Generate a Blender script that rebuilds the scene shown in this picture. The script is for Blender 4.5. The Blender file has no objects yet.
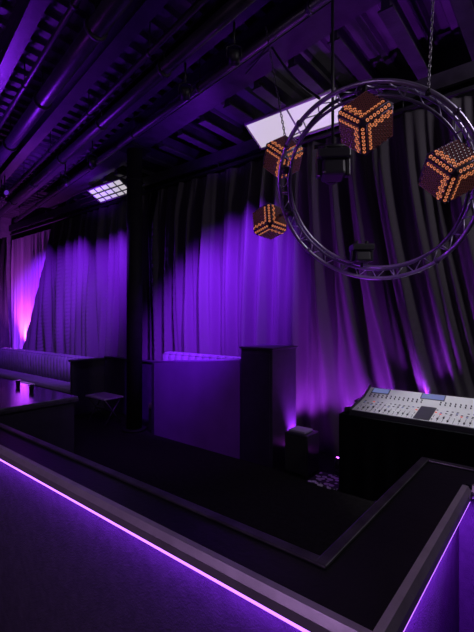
import bpy, bmesh, math, random
from mathutils import Vector, Matrix, noise
random.seed(4)
S = bpy.context.scene
S.view_settings.view_transform = 'Standard'
S.view_settings.look = 'None'

# ------------------------------------------------------------ materials
def mat(name, col, rough=0.6, metal=0.0, emit=None, estr=0.0, noise_amt=0.0, nscale=8.0, bump=0.0, bscale=60.0, sheen=0.0, spec=0.5):
    m = bpy.data.materials.new(name); m.use_nodes = True
    nt = m.node_tree; b = nt.nodes['Principled BSDF']
    b.inputs['Base Color'].default_value = (*col, 1)
    b.inputs['Roughness'].default_value = rough
    b.inputs['Metallic'].default_value = metal
    b.inputs['Specular IOR Level'].default_value = spec
    if sheen:
        b.inputs['Sheen Weight'].default_value = sheen
    if emit:
        b.inputs['Emission Color'].default_value = (*emit, 1)
        b.inputs['Emission Strength'].default_value = estr
    if noise_amt or bump:
        tc = nt.nodes.new('ShaderNodeTexCoord')
    if noise_amt:
        n = nt.nodes.new('ShaderNodeTexNoise'); n.inputs['Scale'].default_value = nscale; n.inputs['Detail'].default_value = 6
        r = nt.nodes.new('ShaderNodeValToRGB')
        r.color_ramp.elements[0].position = .3; r.color_ramp.elements[1].position = .7
        r.color_ramp.elements[0].color = (*[c*(1-noise_amt) for c in col], 1)
        r.color_ramp.elements[1].color = (*[min(1, c*(1+noise_amt)) for c in col], 1)
        nt.links.new(tc.outputs['Object'], n.inputs['Vector']); nt.links.new(n.outputs['Fac'], r.inputs['Fac'])
        nt.links.new(r.outputs['Color'], b.inputs['Base Color'])
    if bump:
        n2 = nt.nodes.new('ShaderNodeTexNoise'); n2.inputs['Scale'].default_value = bscale; n2.inputs['Detail'].default_value = 4
        bp = nt.nodes.new('ShaderNodeBump'); bp.inputs['Strength'].default_value = bump; bp.inputs['Distance'].default_value = .01
        nt.links.new(tc.outputs['Object'], n2.inputs['Vector']); nt.links.new(n2.outputs['Fac'], bp.inputs['Height'])
        nt.links.new(bp.outputs['Normal'], b.inputs['Normal'])
    return m

M_floor = mat('black_carpet', (.010, .008, .010), .9, noise_amt=.4, nscale=20, bump=.6, bscale=200, spec=.15)
M_wallblk = mat('black_painted_wall', (.015, .013, .018), .8, noise_amt=.3, spec=.2)
M_wallL = mat('grey_painted_wall', (.3, .26, .34), .8, noise_amt=.15)
M_ceil = mat('painted_steel_deck', (.06, .053, .07), .55, noise_amt=.4, nscale=3)
M_beam = mat('black_painted_steel', (.030, .026, .036), .38, noise_amt=.4, nscale=6, bump=.2, bscale=30)
M_col = mat('column_black_paint', (.009, .008, .010), .7, noise_amt=.3, bump=.15, spec=.2)
M_curt = mat('velvet_curtain', (.062, .055, .064), .9, bump=.25, bscale=300, sheen=.05, spec=.1)
M_parw = mat('carpeted_parapet', (.10, .085, .12), .95, noise_amt=.15, nscale=30, bump=.25, bscale=200, spec=.1)
M_ledge = mat('black_ledge_laminate', (.009, .008, .012), .38, noise_amt=.3, bump=.08, bscale=60, spec=.35)
M_trim = mat('aluminium_nosing', (.62, .52, .66), .42, .6, noise_amt=.12, nscale=14, bump=.05, bscale=90)
M_trimd = mat('dark_metal_trim', (.11, .10, .12), .4, .7, noise_amt=.35, nscale=14)
M_led = mat('violet_led', (.2, .0, .5), .5, emit=(.42, .14, 1.0), estr=3.0)
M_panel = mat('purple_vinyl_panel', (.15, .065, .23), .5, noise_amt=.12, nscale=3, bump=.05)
M_cab = mat('black_cabinet', (.028, .02, .04), .5, noise_amt=.2)
M_sofa = mat('grey_velvet', (.10, .085, .12), .8, sheen=.1, noise_amt=.15)
M_seat = mat('dark_vinyl', (.03, .025, .04), .45)
M_table = mat('pale_table_top', (.40, .38, .45), .3, noise_amt=.1)
M_gloss = mat('glossy_counter_top', (.10, .09, .13), .14, noise_amt=.4, nscale=9)
M_blk = mat('matte_black', (.012, .012, .014), .5)
M_blkpl = mat('black_plastic', (.025, .025, .03), .35)
M_truss = mat('truss_aluminium', (.42, .37, .52), .38, .8, noise_amt=.2)
M_trussd = mat('truss_dark_steel', (.18, .15, .24), .4, .7)
M_amber = mat('amber_led_bright', (.3, .08, .03), .5, emit=(1.0, .30, .13), estr=.60)
M_amber2 = mat('amber_led_dim', (.05, .03, .05), .4, emit=(.8, .2, .20), estr=.05)
M_cubef = mat('blinder_face', (.02, .016, .026), .45, noise_amt=.3)
M_cubee = mat('blinder_edge', (.14, .09, .2), .35, .4)
M_lens = mat('lens_glass', (.03, .03, .05), .08)
M_sky = mat('diffused_window_glass', (.3, .3, .3), .6, emit=(.95, .87, .95), estr=.58)
M_frame = mat('window_frame_grey', (.2, .18, .22), .5)
M_desk = mat('console_silver', (.68, .68, .70), .35, noise_amt=.05)
M_deskd = mat('console_dark', (.05, .05, .06), .4)
M_white = mat('white_cap', (.85, .85, .88), .3)
M_screen = mat('console_screen', (.05, .05, .08), .1, emit=(.25, .30, .7), estr=.5)
M_red = mat('red_led', (.3, 0, 0), .4, emit=(1, .12, .05), estr=.8)
M_drape = mat('black_table_cloth', (.006, .006, .008), .9, spec=.1)
M_magled = mat('violet_par_lens', (.3, 0, .5), .4, emit=(.55, .06, 1.0), estr=14)
M_parl = mat('violet_wash_lens', (.1, 0, .3), .4, emit=(.25, .05, 1.0), estr=.35)
M_chain = mat('chain_steel', (.2, .18, .22), .4, 1.0)
M_amp = mat('speaker_grille', (.02, .02, .024), .6, bump=1, bscale=400)
M_scrim = mat('pale_scrim', (.75, .60, .8), .8)

M_rug = bpy.data.materials.new('patterned_rug'); M_rug.use_nodes = True
_n = M_rug.node_tree; _b = _n.nodes['Principled BSDF']
_t = _n.nodes.new('ShaderNodeTexCoord'); _v = _n.nodes.new('ShaderNodeTexVoronoi'); _v.inputs['Scale'].default_value = 14
_r = _n.nodes.new('ShaderNodeValToRGB'); _r.color_ramp.interpolation = 'CONSTANT'
_r.color_ramp.elements[0].color = (.8, .8, .82, 1); _r.color_ramp.elements[1].color = (.01, .01, .012, 1); _r.color_ramp.elements[1].position = .42
_n.links.new(_t.outputs['Object'], _v.inputs['Vector']); _n.links.new(_v.outputs['Distance'], _r.inputs['Fac']); _n.links.new(_r.outputs['Color'], _b.inputs['Base Color'])

# ------------------------------------------------------------ mesh builder
class B:
    def __init__(s, name):
        s.name = name; s.bm = bmesh.new(); s.mats = []
    def mi(s, m):
        if m not in s.mats: s.mats.append(m)
        return s.mats.index(m)
    def faces(s, fs, m, smooth=False):
        i = s.mi(m)
        for f in fs:
            f.material_index = i; f.smooth = smooth
    def box(s, lo, hi, m, mtx=None, bev=0.0, seg=2):
        lo = Vector(lo); hi = Vector(hi)
        r = bmesh.ops.create_cube(s.bm, size=1.0)
        vs = r['verts']
        for v in vs:
            v.co = Vector([lo[k] + (v.co[k]+.5)*(hi[k]-lo[k]) for k in range(3)])
        fs = list({f for v in vs for f in v.link_faces})
        s.faces(fs, m)
        if bev:
            es = list({e for v in vs for e in v.link_edges})
            rb = bmesh.ops.bevel(s.bm, geom=es, offset=bev, segments=seg, affect='EDGES', profile=.5)
            s.faces(rb['faces'], m)
            vs = list({v for f in rb['faces'] for v in f.verts} | {v for v in vs if v.is_valid})
            allf = list({f for v in vs for f in v.link_faces}); s.faces(allf, m)
            vs = list({v for f in allf for v in f.verts})
        if mtx:
            for v in vs: v.co = mtx @ v.co
    def cyl(s, p, q, r, m, n=12, r2=None, caps=True, smooth=True):
        p = Vector(p); q = Vector(q); d = (q-p)
        if d.length < 1e-6: return
        z = d.normalized(); a = z.orthogonal().normalized(); b = z.cross(a)
        r2 = r if r2 is None else r2
        A = []; C = []
        for k in range(n):
            t = 2*math.pi*k/n; o = a*math.cos(t)+b*math.sin(t)
            A.append(s.bm.verts.new(p+o*r)); C.append(s.bm.verts.new(q+o*r2))
        fs = [s.bm.faces.new((A[k], A[(k+1) % n], C[(k+1) % n], C[k])) for k in range(n)]
        s.faces(fs, m, smooth)
        if caps:
            s.faces([s.bm.faces.new(A[::-1]), s.bm.faces.new(C)], m)
    def tube(s, pts, r, m, n=8, closed=False):
        pts = [Vector(p) for p in pts]; N = len(pts); rings = []
        prev = None
        for i, p in enumerate(pts):
            if closed: d = pts[(i+1) % N]-pts[i-1]
            else: d = pts[min(i+1, N-1)]-pts[max(i-1, 0)]
            z = d.normalized()
            if prev is None: a = z.orthogonal().normalized()
            else: a = (prev - z*prev.dot(z)).normalized()
            prev = a; b = z.cross(a)
            rings.append([s.bm.verts.new(p+(a*math.cos(2*math.pi*k/n)+b*math.sin(2*math.pi*k/n))*r) for k in range(n)])
        fs = []
        for i in range(N if closed else N-1):
            R0 = rings[i]; R1 = rings[(i+1) % N]
            for k in range(n):
                fs.append(s.bm.faces.new((R0[k], R0[(k+1) % n], R1[(k+1) % n], R1[k])))
        s.faces(fs, m, True)
        if not closed:
            s.faces([s.bm.faces.new(rings[0][::-1]), s.bm.faces.new(rings[-1])], m)
    def poly(s, pts, m, smooth=False):
        f = s.bm.faces.new([s.bm.verts.new(Vector(p)) for p in pts]); s.faces([f], m, smooth)
    def prism(s, prof, x0, x1, m, axis='x'):
        def P(c, u, z): return Vector((c, u, z)) if axis == 'x' else Vector((u, c, z))
        A = [s.bm.verts.new(P(x0, u, z)) for u, z in prof]; C = [s.bm.verts.new(P(x1, u, z)) for u, z in prof]
        n = len(prof)
        fs = [s.bm.faces.new((A[k], A[(k+1) % n], C[(k+1) % n], C[k])) for k in range(n)]
        fs += [s.bm.faces.new(A[::-1]), s.bm.faces.new(C)]
        s.faces(fs, m)
    def done(s, recalc=True):
        if recalc: bmesh.ops.recalc_face_normals(s.bm, faces=s.bm.faces[:])
        me = bpy.data.meshes.new(s.name); s.bm.to_mesh(me); s.bm.free()
        for m in s.mats: me.materials.append(m)
        o = bpy.data.objects.new(s.name, me); S.collection.objects.link(o)
        return o

ZF = -0.3      # lower floor
ZL = 1.05      # parapet ledge height
ZC = 4.9
WY = 5.0       # curtain plane

# ------------------------------------------------------------ shell
b = B('floor'); b.box((-14.2, .75, ZF-.1), (3.2, 5.6, ZF), M_floor); b.done()
b = B('floor_upper'); b.box((-14.2, -2.7, -.1), (-.33, .75, 0), M_floor); b.box((-.33, -2.7, -.1), (3.2, 1.58, 0), M_floor); b.done()
b = B('wall_back'); b.box((-14.2, 5.45, ZF), (3.2, 5.6, ZC), M_wallblk); b.done()
b = B('wall_left'); b.box((-14.2, -2.7, ZF), (-14.0, 5.45, ZC), M_wallL); b.done()
b = B('wall_right'); b.box((3.0, -2.7, ZF), (3.2, 5.45, ZC), M_wallblk); b.done()
b = B('wall_front'); b.box((-14.0, -2.7, ZF), (3.0, -2.5, ZC), M_wallblk); b.done()

D = Vector((-.988, .157, 0)).normalized(); Nn = Vector((.157, .988, 0)).normalized()
def L(x, off, z):
    base = Vector((-4, off, z)); return base + D*(-(x+4))/.988*1.0
b = B('ceiling')
b.box((-14.2, -2.7, ZC), (3.2, 5.6, ZC+.1), M_ceil)
x = -14.0
while x < 3.0:
    b.prism([(x, ZC), (x+.03, ZC-.05), (x+.10, ZC-.05), (x+.13, ZC)], -2.5, 5.45, M_ceil, axis='y'); x += .26
b.done()

def ibeam(name, off, z, w, h, x0=-13.0, x1=2.4, m=M_beam):
    b = B(name)
    p = L(x0, off, z); q = L(x1, off, z)
    def bar(dn, z0, z1, hw):
        A = []
        for e in (p, q):
            for sx, zz in ((-hw, z0), (hw, z0), (hw, z1), (-hw, z1)):
                A.append(b.bm.verts.new(e+Nn*(dn+sx)+Vector((0, 0, zz))))
        fs = [b.bm.faces.new((A[i], A[(i+1) % 4], A[4+(i+1) % 4], A[4+i])) for i in range(4)]
        fs += [b.bm.faces.new(A[:4][::-1]), b.bm.faces.new(A[4:])]
        b.faces(fs, m)
    bar(0, 0, .03, w/2); bar(0, h-.03, h, w/2); bar(0, .03, h-.03, .02)
    b.done()
ibeam('ceiling_beam', 3.91, 4.49, .34, .38, x0=-10.5)
ibeam('ceiling_beam', 3.30, 4.56, .14, .30, x0=-12)
ibeam('ceiling_beam', 2.55, 4.52, .16, .34)
ibeam('ceiling_beam', 1.75, 4.56, .14, .30)
ibeam('ceiling_beam', .9, 4.52, .18, .34)
ibeam('ceiling_beam', 0.0, 4.56, .14, .30)
for off, z, r in ((3.62, 4.46, .05), (3.05, 4.42, .07), (2.85, 4.5, .035), (2.2, 4.40, .09), (1.98, 4.5, .03), (1.4, 4.45, .05), (1.25, 4.45, .05), (.5, 4.40, .10)):
    b = B('ceiling_pipe')
    p = L(-12.5, off, z); q = L(2.4, off, z)
    b.cyl(p, q, r, M_beam, 14)
    t = -12
    while t < 2.2:
        c = L(t, off, z); b.cyl(c-D*.02, c+D*.02, r*1.25, M_beam, 14)
        b.cyl(c, c+Vector((0, 0, ZC-.05-z)), .008, M_beam, 6); t += 1.7
    b.done()
b = B('ceiling_joists')
x = -12.8
while x < 2.6:
    y0 = L(x, 3.91, 0).y+.18
    b.box((x-.04, y0, 4.42), (x+.04, 5.44, 4.60), M_beam)
    b.box((x-.07, y0, 4.40), (x+.07, 5.44, 4.42), M_beam)
    x += .55
b.box((-13, 4.98, 4.22), (2.6, 5.04, 4.40), M_beam)
b.done()
b = B('curtain_track'); b.box((-12.9, 4.97, 4.09), (2.6, 5.03, 4.13), M_blk)
x = -12.5
while x < 2.6:
    b.cyl((x, 5.0, 4.13), (x, 5.0, 4.24), .01, M_blk, 6); x += 1.0
b.done()

def clere(name, x0, x1, y0, z0, y1, z1, nm, cond=False):
    b = B(name)
    b.poly([(x0, y0, z0), (x1, y0, z0), (x1, y1, z1), (x0, y1, z1)], M_sky)
    for i in range(nm+1):
        xx = x0+(x1-x0)*i/nm
        b.cyl((xx, y0, z0-.01), (xx, y1, z1-.01), .012, M_frame, 6)
    b.cyl((x0, y0, z0), (x1, y0, z0), .022, M_frame, 8); b.cyl((x0, y1, z1), (x1, y1, z1), .022, M_frame, 8)
    if cond:
        for yy, zz in ((4.54, 4.32), (4.66, 4.24), (4.78, 4.18)):
            b.cyl((x0-.6, yy, zz), (x1+.5, yy+.05, zz+.02), .014, M_beam, 8)
    b.done()
clere('window_1', -3.55, -2.15, 4.52, 4.39, 4.93, 4.17, 2)
clere('window_2', -7.9, -6.75, 4.60, 4.34, 4.92, 4.15, 5, True)

# ------------------------------------------------------------ curtain
def fold(x, z):
    h = 4.06-z
    w = min(1, max(0, (x+3.0)/1.2))
    xs = x - w*(.07*h+.025*h*h) + .035*math.sin(z*.9+x*1.3)
    A = .45+1.1*abs(noise.noise(Vector((xs*1.1, z*.12, 9.2))))*2
    s = math.sin(2*math.pi*xs/.33+2.2*math.sin(xs*2.1))
    y = .088*A*(abs(s)**.75*(1 if s > 0 else -1))
    s2 = math.sin(2*math.pi*xs/.135+3.0*math.sin(xs*1.3+z*.22))
    y += .040*A*s2
    y += .10*noise.noise(Vector((xs*1.3, z*.22, 3.1)))
    y += .12*noise.noise(Vector((xs*6.0, z*.30, 7.7)))
    y += .05*noise.noise(Vector((xs*15.0, z*.6, 1.7)))
    return max(-.24, min(.30, y))
def curtain(name, x0, x1, leftedge=None, yb=WY, top=4.09, amp=1.0, seed=0, m=None):
    b = B(name); nz = 46; nx = int((x1-x0)/.012)
    prev = None; i = b.mi(m or M_curt)
    for ix in range(nx+1):
        u = ix/nx; col = []
        for iz in range(nz+1):
            v = iz/nz; z = ZF+.01+(top-ZF-.01)*v
            xl = leftedge(z) if leftedge else x0
            xx = xl+(x1-xl)*u
            gather = .45+.55*min(1, (top-z)/.6)
            if leftedge: gather *= min(1, .12+(xx-xl)/1.0)
            col.append(b.bm.verts.new((xx, yb+amp*gather*fold(xx+seed, z), z)))
        if prev:
            for k in range(nz):
                f = b.bm.faces.new((prev[k], col[k], col[k+1], prev[k+1])); f.material_index = i; f.smooth = True
        prev = col
    b.done(recalc=False)
curtain('stage_curtain', -10.9, -3.05, leftedge=lambda z: -10.5-2.3*((4.09-z)/4.4)**1.1, yb=5.08)
curtain('stage_curtain', -3.15, 2.6, yb=5.08)
curtain('stage_curtain', -13.8, -13.25, yb=5.0, seed=5)
curtain('added_light_scrim', -13.7, -10.0, yb=5.36, top=4.1, amp=.3, seed=2, m=M_scrim)  # added pale sheet behind the gap, catches the spot so the gap reads bright

# ------------------------------------------------------------ column
b = B('support_column')
cx, cy = -5.66, 4.16
b.cyl((cx, cy, ZF), (cx, cy, 4.45), .13, M_col, 28)
b.cyl((cx, cy, ZF), (cx, cy, ZF+.04), .2, M_col, 28)
b.box((cx-.2, cy-.2, 4.45), (cx+.2, cy+.2, 4.488), M_col)
b.cyl((cx, cy, 3.9), (cx, cy, 3.96), .145, M_col, 28)
b.done()

# ------------------------------------------------------------ parapet with ledge
b = B('parapet_ledge')
yo, yi, xo, xi = .667, .826, -.235, -.43
y2i, y2o = 1.67, 1.49
b.box((-13.9, yo+.045, ZF), (xo-.045, yi-.02, ZL-.05), M_parw)
b.box((xi+.02, yi-.02, ZF), (xo-.045, y2i-.02, ZL-.05), M_parw)
b.box((xo-.045, y2o+.045, ZF), (2.9, y2i-.02, ZL-.05), M_parw)
b.box((-13.9, yo+.02, ZL-.05), (xo-.02, yi, ZL), M_ledge)
b.box((xi, yi, ZL-.05), (xo-.02, y2i, ZL), M_ledge)
b.box((xo-.02, y2o+.02, ZL-.05), (2.9, y2i, ZL), M_ledge)
def nose(u0, sgn, c0, c1, axis):
    pr = [(u0, ZL-.036), (u0, ZL-.014), (u0+sgn*.010, ZL+.002), (u0+sgn*.026, ZL+.003), (u0+sgn*.026, ZL-.002), (u0+sgn*.018, ZL-.002), (u0+sgn*.018, ZL-.036)]
    b.prism(pr, c0, c1, M_trim, axis)
nose(yo, 1, -13.9, xo, 'x'); nose(xo, -1, yo, y2o, 'y'); nose(y2o, 1, xo, 2.9, 'x')
b.box((-13.9, yi-.026, ZL), (xi+.0, yi+.004, ZL+.008), M_trimd, bev=.003)
b.box((xi-.004, yi-.026, ZL), (xi+.026, y2i+.004, ZL+.008), M_trimd, bev=.003)
b.box((xi+.026, y2i-.026, ZL), (2.9, y2i+.004, ZL+.008), M_trimd, bev=.003)
b.box((-13.9, yi, ZL-.06), (xi, yi+.004, ZL), M_trimd)
b.box((xi-.004, yi, ZL-.06), (xi, y2i, ZL), M_trimd)
for i in range(30):
    xx = -.5-i*.28; b.cyl((xx, yi-.012, ZL+.007), (xx, yi-.012, ZL+.0095), .003, M_trimd, 8)
b.done()
b = B('led_strip')
b.box((-13.5, yo+.006, ZL-.049), (xo-.05, yo+.016, ZL-.045), M_led)
b.box((xo-.014, yo+.05, ZL-.049), (xo-.004, y2o, ZL-.045), M_led)
b.done()

# ------------------------------------------------------------ booths
def sofa(name, x0, x1, y, zt, dep=.52):
    b = B(name)
    b.box((x0, y, ZF), (x1, y+.12, zt-.04), M_seat)
    n = int((x1-x0)/.15)
    for i in range(n):
        xx = x0+(i+.5)*(x1-x0)/n; r = (x1-x0)/n/2
        b.cyl((xx, y-.015, ZF+.42), (xx, y-.015, zt-.03), r*1.0, M_sofa, 12)
        b.cyl((xx, y-.015, zt-.03), (xx, y-.015, zt), r*1.0, M_sofa, 12, r2=r*.5)
    b.box((x0, y+.02, zt-.05), (x1, y+.13, zt+.005), M_sofa, bev=.02)
    b.box((x0, y-dep, ZF), (x1, y, ZF+.36), M_seat)
    b.box((x0, y-dep-.02, ZF+.36), (x1, y-.04, ZF+.46), M_sofa, bev=.03)
    b.done()
sofa('banquette_sofa', -12.6, -7.55, 4.66, .74)
sofa('banquette_sofa', -5.48, -3.42, 4.68, 1.0, .36)
b = B('booth_divider')
b.box((-7.5, 4.0, ZF), (-7.42, 4.80, .76), M_cab, bev=.01)
b.box((-7.54, 3.98, .74), (-7.38, 4.82, .78), M_seat, bev=.008)
b.done()
b = B('booth_back_wall')
b.box((-7.40, 4.70, ZF), (-5.50, 4.78, .78), M_cab, bev=.01); b.box((-7.40, 4.68, .78), (-5.50, 4.80, .81), M_seat, bev=.006)
b.done()
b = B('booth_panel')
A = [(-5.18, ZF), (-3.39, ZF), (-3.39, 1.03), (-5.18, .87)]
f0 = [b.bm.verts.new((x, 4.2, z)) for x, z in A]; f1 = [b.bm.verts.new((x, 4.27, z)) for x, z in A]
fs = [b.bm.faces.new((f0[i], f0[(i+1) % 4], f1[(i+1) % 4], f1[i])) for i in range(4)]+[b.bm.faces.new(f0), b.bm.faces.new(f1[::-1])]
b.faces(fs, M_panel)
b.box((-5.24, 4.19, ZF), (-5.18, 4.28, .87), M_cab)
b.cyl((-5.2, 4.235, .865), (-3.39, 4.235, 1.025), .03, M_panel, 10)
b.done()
b = B('tall_cabinet')
b.box((-3.37, 4.2, ZF), (-2.86, 4.78, 1.19), M_cab, bev=.008)
b.box((-3.385, 4.18, 1.19), (-2.84, 4.8, 1.22), M_cab, bev=.006)
b.box((-3.33, 4.19, ZF+.1), (-2.90, 4.2, 1.14), M_cab)
b.done()
def ctable(x, y, w=.5, d=.34, h=.45):
    b = B('low_table')
    b.box((x-w/2, y-d/2, ZF+h), (x+w/2, y+d/2, ZF+h+.03), M_table, bev=.006)
    for sx in (-1, 1):
        b.cyl((x+sx*(w/2-.04), y-d/2+.04, ZF), (x+sx*(w/2-.04), y+d/2-.04, ZF+h), .012, M_trimd, 8)
        b.cyl((x+sx*(w/2-.04), y+d/2-.04, ZF), (x+sx*(w/2-.04), y-d/2+.04, ZF+h), .012, M_trimd, 8)
    b.cyl((x-w/2+.04, y, ZF+h/2), (x+w/2-.04, y, ZF+h/2), .010, M_trimd, 8)
    b.done()
ctable(-6.55, 4.15, .62, .40); ctable(-9.3, 3.7, .8, .5)

b = B('bar_counter')
b.box((-9.5, 1.3, ZF), (-5.34, 2.91, .44), M_cab)
b.box((-9.55, 1.25, .44), (-5.3, 2.95, .5), M_gloss, bev=.01)
b.box((-5.3, 1.25, .43), (-5.29, 2.95, .47), M_trimd)
b.done()
b = B('drink_glasses')
for gx, gy in ((-6.2, 2.7), (-6.8, 2.75)):
    b.cyl((gx, gy, .5), (gx, gy, .60), .028, M_lens, 14, r2=.036)
b.done()

b = B('floor_monitor_speaker')
b.box((-2.68, 4.2, ZF+.02), (-2.36, 4.5, ZF+.5), M_blkpl, bev=.015)
b.box((-2.66, 4.19, ZF+.06), (-2.38, 4.2, ZF+.46), M_amp)
b.box((-2.64, 4.24, ZF+.5), (-2.42, 4.44, ZF+.53), M_table, bev=.008)
for sx in (-2.65, -2.42):
    for sy in (4.22, 4.44): b.box((sx, sy, ZF), (sx+.04, sy+.04, ZF+.02), M_blk)
b.done()
b = B('patterned_rug'); b.box((-2.32, 4.10, ZF), (-1.95, 4.48, ZF+.012), M_rug); b.done()

def parcan(x, y, z, aim, floor=True, ztop=4.52):
    b = B('par_can_light'); p = Vector((x, y, z)); d = (Vector(aim)-p).normalized()
    b.cyl(p-d*.07, p+d*.05, .05, M_blk, 16, r2=.06); b.cyl(p+d*.046, p+d*.052, .052, M_magled if floor else M_parl, 16)
    s = d.cross(Vector((0, 0, 1))).normalized() if abs(d.z) < .99 else Vector((1, 0, 0))
    zz = z-.10 if floor else z+.14
    b.tube([p+s*.07, p+s*.075+Vector((0, 0, (zz-z)*.8)), Vector((x, y, zz)), p-s*.075+Vector((0, 0, (zz-z)*.8)), p-s*.07], .008, M_blk, 6)
    if floor: b.cyl((x, y, ZF), (x, y, max(zz, ZF+.02)), .05, M_blk, 12)
    else: b.cyl((x, y, zz), (x, y, ztop), .012, M_blk, 8)
    b.done()
    return p+d*.09, d
def spot(p, d, col, e, ang=60, blend=.8, size=.05):
    l = bpy.data.lights.new('spot', 'SPOT'); l.energy = e; l.color = col; l.spot_size = math.radians(ang); l.spot_blend = blend; l.shadow_soft_size = size
    o = bpy.data.objects.new('spot_light', l); S.collection.objects.link(o); o.location = p
    o.rotation_euler = Vector(d).to_track_quat('-Z', 'Y').to_euler()
VIO = (.24, .016, 1.0); MAG = (.42, .04, 1.0)
for x, y, ax, e in ((-2.76, 4.64, -3.1, 280), (-2.15, 4.62, -1.9, 340)):
    p, d = parcan(x, y, ZF+.12, (ax, 5.15, 1.6)); spot(p, d, MAG, e, 90)
# overhead washes hung from the beams; lateral throw so the folds read
for x, off, ax, az, e, an in ((-2.55, 3.30, -4.15, 1.9, 4600, 52), (-3.4, 3.30, -5.0, 1.7, 2600, 38), (-8.9, 2.55, -5.1, 2.2, 900, 30), (-6.1, 3.30, -8.0, 2.1, 2900, 50), (-7.4, 3.30, -9.9, 2.2, 2600, 44), (-9.2, 2.55, -11.4, 2.4, 1300, 46)):
    yb = off-.159*(x+4)
    p, d = parcan(x, yb, 4.2, (ax, 5.0, az), floor=False, ztop=4.56 if off > 2.8 else 4.52); spot(p, d, VIO, e, an, 1.0, .03)

# ------------------------------------------------------------ console
b = B('console_table')
TX0, TX1, TY0, TY1, TZ = -1.92, 1.1, 4.12, 4.80, .55
b.box((TX0, TY0, TZ-.04), (TX1, TY1, TZ), M_drape, bev=.008)
def skirt(p, q, nrm):
    p = Vector(p); q = Vector(q); nrm = Vector(nrm); n = int((q-p).length/.02); prev = None; i = b.mi(M_drape)
    for k in range(n+1):
        c = p.lerp(q, k/n); col = []
        for j in range(7):
            v = j/6; col.append(b.bm.verts.new(c+nrm*(.012*v*math.sin(k*.55)+.004)+Vector((0, 0, -v*(TZ-ZF-.012)))))
        if prev:
            for j in range(6):
                f = b.bm.faces.new((prev[j], col[j], col[j+1], prev[j+1])); f.material_index = i; f.smooth = True
        prev = col
skirt((TX0, TY0, TZ-.002), (TX1, TY0, TZ-.002), (0, -1, 0)); skirt((TX0, TY0, TZ-.002), (TX0, TY1, TZ-.002), (-1, 0, 0))
b.done()

b = B('mixing_console')
cx0, cx1 = -1.80, -.35
b.prism([(4.17, TZ), (4.17, TZ+.05), (4.55, TZ+.13), (4.74, TZ+.22), (4.76, TZ+.20), (4.76, TZ)], cx0, cx1, M_desk)
for xx in (cx0-.02, cx1):
    b.prism([(4.15, TZ), (4.15, TZ+.065), (4.55, TZ+.15), (4.745, TZ+.245), (4.78, TZ+.23), (4.78, TZ)], xx, xx+.02, M_deskd)
b.box((cx0, 4.155, TZ), (cx1, 4.172, TZ+.055), M_deskd, bev=.004)
sl1 = (.08/.38); a1 = math.atan(sl1)
m1 = Matrix.Translation((0, 4.17, TZ+.05)) @ Matrix.Rotation(a1, 4, 'X')
a2 = math.atan(.09/.19); m2 = Matrix.Translation((0, 4.55, TZ+.13)) @ Matrix.Rotation(a2, 4, 'X')
nf = 30
for i in range(nf):
    xx = cx0+.05+i*(cx1-cx0-.1)/(nf-1)
    if 13 <= i <= 15: continue
    b.box((xx-.002, .03, 0), (xx+.002, .17, .002), M_deskd, m1)
    fy = .05+random.random()*.09
    b.box((xx-.007, fy, 0), (xx+.007, fy+.022, .012), M_deskd if i % 4 else M_white, m1)
    for j in range(4):
        yy = .195+j*.03
        b.box((xx-.009, yy, 0), (xx+.009, yy+.012, .005), [M_white, M_deskd, M_screen, M_red][(i*7+j*3) % 4 if random.random() < .35 else j % 2], m1)
    for j in range(2):
        b.cyl(m2 @ Vector((xx, .03+j*.035, 0)), m2 @ Vector((xx, .03+j*.035, .014)), .007, M_deskd, 8)
b.box((-1.17, .02, 0), (-1.02, .34, .004), M_deskd, m1)
for x0, x1 in ((-1.76, -1.56), (-1.22, -.98), (-.66, -.42)):
    b.box((x0, .10, 0), (x1, .20, .006), M_deskd, m2)
    b.box((x0+.01, .108, .006), (x1-.01, .192, .008), M_screen, m2)
b.done()
b = B('stage_box')
b.box((-1.91, 4.50, TZ), (-1.84, 4.74, TZ+.09), M_blkpl, bev=.006)
b.box((-1.90, 4.494, TZ+.02), (-1.85, 4.50, TZ+.07), M_desk)
b.done()
b = B('coiled_cable')
pts = []
for i in range(160):
    t = i*.35; r = .05+.01*math.sin(i*.7)
    pts.append((-1.865+r*math.cos(t)*.8, 4.28+r*1.5*math.sin(t), TZ+.01+.00022*i))
b.tube(pts, .005, M_blkpl, 6); b.done()

# ------------------------------------------------------------ ring truss
C0 = Vector((-1.313, 3.422, 2.69))
e1 = Vector((.971, .177, -.159)).normalized(); e2 = Vector((.231, -.535, .81)); e2 = (e2-e1*e2.dot(e1)).normalized()
n0 = e1.cross(e2).normalized()
if n0.y > 0: n0 = -n0
def ringp(a, R, off=0.0): return C0+(e1*math.cos(a)+e2*math.sin(a))*R+n0*off
b = B('circular_truss')
RO, RI = .85, .755
RM = .79
def ring(R, off, r, m):
    b.tube([ringp(2*math.pi*i/120, R, off) for i in range(120)], r, m, 8, closed=True)
ring(RO, 0, .019, M_truss); ring(RI, 0, .013, M_trussd); ring(RM, -.12, .015, M_truss)
NW = 30
for i in range(NW):
    a = 2*math.pi*i/NW; a2_ = 2*math.pi*(i+.5)/NW; a3 = 2*math.pi*(i+1)/NW
    b.cyl(ringp(a, RO), ringp(a2_, RM, -.12), .0055, M_truss, 6)
    b.cyl(ringp(a2_, RM, -.12), ringp(a3, RO), .0055, M_truss, 6)
    b.cyl(ringp(a, RI), ringp(a2_, RM, -.12), .005, M_trussd, 6)
    if i % 3 == 0: b.cyl(ringp(a, RI), ringp(a, RO), .007, M_truss, 6)
for k in range(4):
    a = math.pi*(.25+.5*k)
    b.cyl(ringp(a-.015, RO-.0), ringp(a+.015, RO), .028, M_trussd, 10)
b.done()

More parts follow.
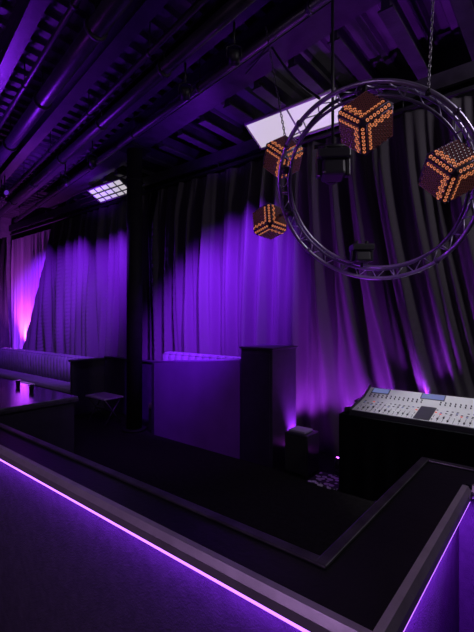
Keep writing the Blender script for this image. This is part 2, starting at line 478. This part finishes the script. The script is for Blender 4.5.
def chain(name, p, ztop, drift=(0, 0)):
    b = B(name); p = Vector(p); q = Vector((p.x+drift[0], p.y+drift[1], ztop)); d = (q-p); Ln = d.length; d.normalize()
    n = int(Ln/.032); s1 = d.orthogonal().normalized(); s2 = d.cross(s1)
    for i in range(n):
        c = p+d*(i+.5)*Ln/n; s = s1 if i % 2 else s2
        b.tube([c+s*.009*math.cos(t*math.pi/4)+d*.022*math.sin(t*math.pi/4) for t in range(8)], .0038, M_chain, 5, closed=True)
    b.cyl(p-d*.03, p+d*.01, .02, M_blk, 10)
    b.done()
chain('hoist_chain', ringp(math.radians(62), RO), 4.50, (.06, .02))
chain('hoist_chain', ringp(math.radians(150), RO), 4.42, (-.30, .10))
b = B('power_cable')
p = ringp(math.radians(118), RO+.03); q = Vector((-2.35, 3.45, 4.42))
b.tube([p.lerp(q, t/20)+Vector((0, 0, -.06*math.sin(math.pi*t/20))) for t in range(21)], .012, M_blkpl, 8)
b.tube([q, q+Vector((-.2, .1, .05)), q+Vector((-.5, .2, .02))], .012, M_blkpl, 8)
b.done()

CAM = Vector((0, 0, 1.6))
def cube(center, s, spin, ring_ang, tilt=(0, 0)):
    b = B('cube_blinder_light'); c = Vector(center)
    d = (CAM-c).normalized()
    p = Vector((.774, .633, 0)); p = (p-d*p.dot(d)).normalized(); q = p.cross(d)*-1
    if q.z < 0: q = -q
    d = (d+p*tilt[0]+q*tilt[1]).normalized(); p = (p-d*p.dot(d)).normalized(); q2 = d.cross(p)
    if q2.z < 0: q2 = -q2
    q = q2
    ax = []
    for k in range(3):
        t = math.radians(spin+120*k)
        ax.append((d/math.sqrt(3)-(p*math.cos(t)+q*math.sin(t))*math.sqrt(2/3)).normalized())
    R = Matrix((ax[0], ax[1], ax[2])).transposed().to_4x4(); T = Matrix.Translation(c) @ R
    h = s/2
    b.box((-h, -h, -h), (h, h, h), M_cubef, T, bev=.034, seg=1)
    g = .034
    for i in range(3):
        for sa in (-1, 1):
            for sb in (-1, 1):
                j, k = (i+1) % 3, (i+2) % 3
                for da, db in ((0, g), (g, 0)):
                    lo = [0, 0, 0]; hi = [0, 0, 0]
                    lo[i] = -h+g; hi[i] = h-g; lo[j] = hi[j] = sa*(h-da); lo[k] = hi[k] = sb*(h-db)
                    b.cyl(T @ Vector(lo), T @ Vector(hi), .0035, M_cubee, 6)
    st = s/9.5
    for i in range(3):
        j, k = (i+1) % 3, (i+2) % 3
        for sg in (1, -1):
            row = 0; v = -h+g+st*.45
            while v < h-g-st*.3:
                u = -h+g+st*.45+(st/2 if row % 2 else 0)
                while u < h-g-st*.3:
                    P = [0, 0, 0]; P[i] = sg*h; P[j] = u; P[k] = v; P0 = Vector(P); P[i] = sg*(h+.006); P1 = Vector(P)
                    near = sg > 0 and (h-g-u < st*1.5 or h-g-v < st*1.5)
                    m = M_amber if near else M_amber2
                    nrm = (P1-P0).normalized(); aj = Vector([1 if t == j else 0 for t in range(3)]); ak = nrm.cross(aj)
                    vi = []; vt = []
                    for t in range(6):
                        an = math.pi/3*t+math.pi/6; o = aj*math.cos(an)+ak*math.sin(an)
                        vt.append(b.bm.verts.new(T @ (P1+o*st*.45))); vi.append(b.bm.verts.new(T @ (P1+o*st*.22-nrm*.003)))
                    fs = [b.bm.faces.new((vt[t], vt[(t+1) % 6], vi[(t+1) % 6], vi[t])) for t in range(6)]
                    b.faces(fs, m); b.faces([b.bm.faces.new(vi)], M_cubef if near else M_lens)
                    u += st
                v += st*.87; row += 1
    for i in range(3):
        j, k = (i+1) % 3, (i+2) % 3
        u = -h+g+st*.5; dn = Vector([0, 0, 0]); dn[j] = 1; dn[k] = 1; dn.normalize()
        ai = Vector([0, 0, 0]); ai[i] = 1; ak = dn.cross(ai)
        while u < h-g-st*.3:
            P = [0, 0, 0]; P[i] = u; P[j] = P[k] = h-g/2; P1 = Vector(P)+dn*.005
            vt = [b.bm.verts.new(T @ (P1+(ai*math.cos(math.pi/3*t)+ak*math.sin(math.pi/3*t))*st*.42)) for t in range(6)]
            vi = [b.bm.verts.new(T @ (P1-dn*.003+(ai*math.cos(math.pi/3*t)+ak*math.sin(math.pi/3*t))*st*.2)) for t in range(6)]
            b.faces([b.bm.faces.new((vt[t], vt[(t+1) % 6], vi[(t+1) % 6], vi[t])) for t in range(6)], M_amber)
            b.faces([b.bm.faces.new(vi)], M_cubef)
            u += st
    rp = ringp(math.radians(ring_ang), (RO+RI)/2, 0)
    back = c-d*s*.8
    b.cyl(back+d*.1, back, .035, M_blk, 10)
    b.cyl(back, rp, .016, M_blk, 8)
    b.cyl(rp-e1*.03, rp+e1*.03, .035, M_blk, 10)
    b.done(recalc=False)
cube((-2.18, 3.39, 3.21), .29, 25, 165, (.10, .05))
cube((-1.15, 2.93, 3.06), .30, -82, 95, (-.1, .0))
cube((-.65, 3.28, 2.68), .30, -95, 5, (.15, -.05))
cube((-2.45, 3.55, 2.64), .28, 95, 195, (0, -.15))

def mover(top, s, yaw, tilt):
    b = B('moving_head_light')
    T = Matrix.Translation(top) @ Matrix.Rotation(yaw, 4, 'Z') @ Matrix.Scale(s, 4)
    b.box((-.17, -.12, -.10), (.17, .12, 0), M_blkpl, T, bev=.015)
    for sx in (-1, 1):
        b.box((sx*.15-.025, -.05, -.27), (sx*.15+.025, .05, -.09), M_blkpl, T, bev=.012)
    H = T @ Matrix.Translation((0, 0, -.20)) @ Matrix.Rotation(tilt, 4, 'X')
    b.box((-.12, -.09, -.10), (.12, .09, .10), M_blkpl, H, bev=.03)
    b.cyl(H @ Vector((0, 0, -.10)), H @ Vector((0, 0, -.14)), .085*s, M_blk, 20, r2=.09*s)
    b.cyl(H @ Vector((0, 0, -.138)), H @ Vector((0, 0, -.142)), .075*s, M_lens, 20)
    b.cyl(T @ Vector((-.08, 0, 0)), T @ Vector((-.08, 0, .06)), .02, M_blk, 8); b.cyl(T @ Vector((.08, 0, 0)), T @ Vector((.08, 0, .06)), .02, M_blk, 8)
    return b
b = mover((-1.61, 3.33, 3.10), .85, .6, 1.4)
b.cyl((-1.61, 3.33, 3.14), (-1.61, 3.33, 4.46), .014, M_blk, 10); b.cyl((-1.75, 3.24, 3.15), (-1.47, 3.42, 3.15), .02, M_blk, 8)
b.done()
pb = ringp(math.radians(268), RI)
b = mover((pb.x-.03, pb.y, pb.z+.24), .62, .7, 1.4)
b.cyl((pb.x-.03, pb.y, pb.z), (pb.x-.03, pb.y, pb.z+.25), .014, M_blk, 8)
b.done()

# ------------------------------------------------------------ lights
def area(loc, aim, size, col, e, sy=None, eul=None):
    l = bpy.data.lights.new('area', 'AREA'); l.energy = e; l.color = col; l.size = size
    if sy: l.shape = 'RECTANGLE'; l.size_y = sy
    o = bpy.data.objects.new('area_light', l); S.collection.objects.link(o); o.location = loc
    o.rotation_euler = eul if eul else (Vector(aim)-Vector(loc)).to_track_quat('-Z', 'Y').to_euler()
# LED tape throw, down the parapet faces
area((-3.3, yo+.012, ZL-.056), None, 6.0, (.28, .02, 1.0), 10, .008, eul=(.05, 0, 0))
area((-9.9, yo+.012, ZL-.056), None, 7.0, (.28, .02, 1.0), 10, .008, eul=(.05, 0, 0))
area((xo-.010, (yo+y2o)/2, ZL-.056), None, .008, (.30, .03, 1.0), 6, .78, eul=(0, .2, 0))
spot((-8.0, 2.6, 2.6), (.45, -.12, .6), VIO, 360, 95, 1.0, .15)
spot((-4.8, .9, 3.0), (.1, .25, 1), MAG, 26, 130, 1.0, .15)
spot((-4.2, 4.3, 3.5), (-.1, 0, 1), VIO, 90, 120, 1.0, .15)
spot((-7.5, 4.3, 3.5), (-.3, 0, 1), VIO, 120, 120, 1.0, .15)
spot((-1.0, 3.0, 3.5), (.1, .2, 1), VIO, 8, 130, 1.0, .15)
# violet wash on booths
spot((-3.0, 1.5, 4.2), (-1.6, 2.7, -3.6), (.42, .05, 1), 240, 50, 1.0, .1)
spot((-6.5, 2.0, 4.2), (-3.2, 2.7, -3.6), (.6, .35, 1), 380, 60, 1.0, .1)
# truss key
spot((-3.9, 1.6, 2.2), (2.6, 1.8, .4), MAG, 110, 42, 1.0, .1)
# magenta up-light between the curtains at far left
spot((-12.6, 5.0, .75), (.25, .55, 2.0), (.62, .08, 1), 380, 120, 1.0, .1)
# added soft neutral fill lamp, raking across the right curtain to bring out folds
area((1.2, 3.9, 4.1), (-1.6, 5.0, 2.0), .6, (.95, .86, 1.0), 32)
spot((-1.0, 4.1, 2.4), (0, .35, -2), (.95, .95, 1.0), 66, 50, .8, .05)
spot((-1.2, 4.82, .62), (-.05, .16, 1), MAG, 130, 90, 1.0, .03)
# added dim lilac fill lamp behind viewer, brightens the ledge nosing
area((-1.5, -1.8, 3.2), (-1.2, 1.5, .8), 1.0, (.80, .50, 1.0), 19)

W = bpy.data.worlds.new('World'); S.world = W; W.use_nodes = True
W.node_tree.nodes['Background'].inputs[0].default_value = (.02, .008, .05, 1); W.node_tree.nodes['Background'].inputs[1].default_value = .3

cam = bpy.data.cameras.new('camera'); co = bpy.data.objects.new('camera', cam); S.collection.objects.link(co)
cam.sensor_fit = 'VERTICAL'; cam.sensor_height = 36; cam.lens = 400/632*36; cam.clip_start = .02
co.location = (0, 0, 1.6); co.rotation_euler = (math.radians(90.3), 0, math.radians(39.3))
S.camera = co
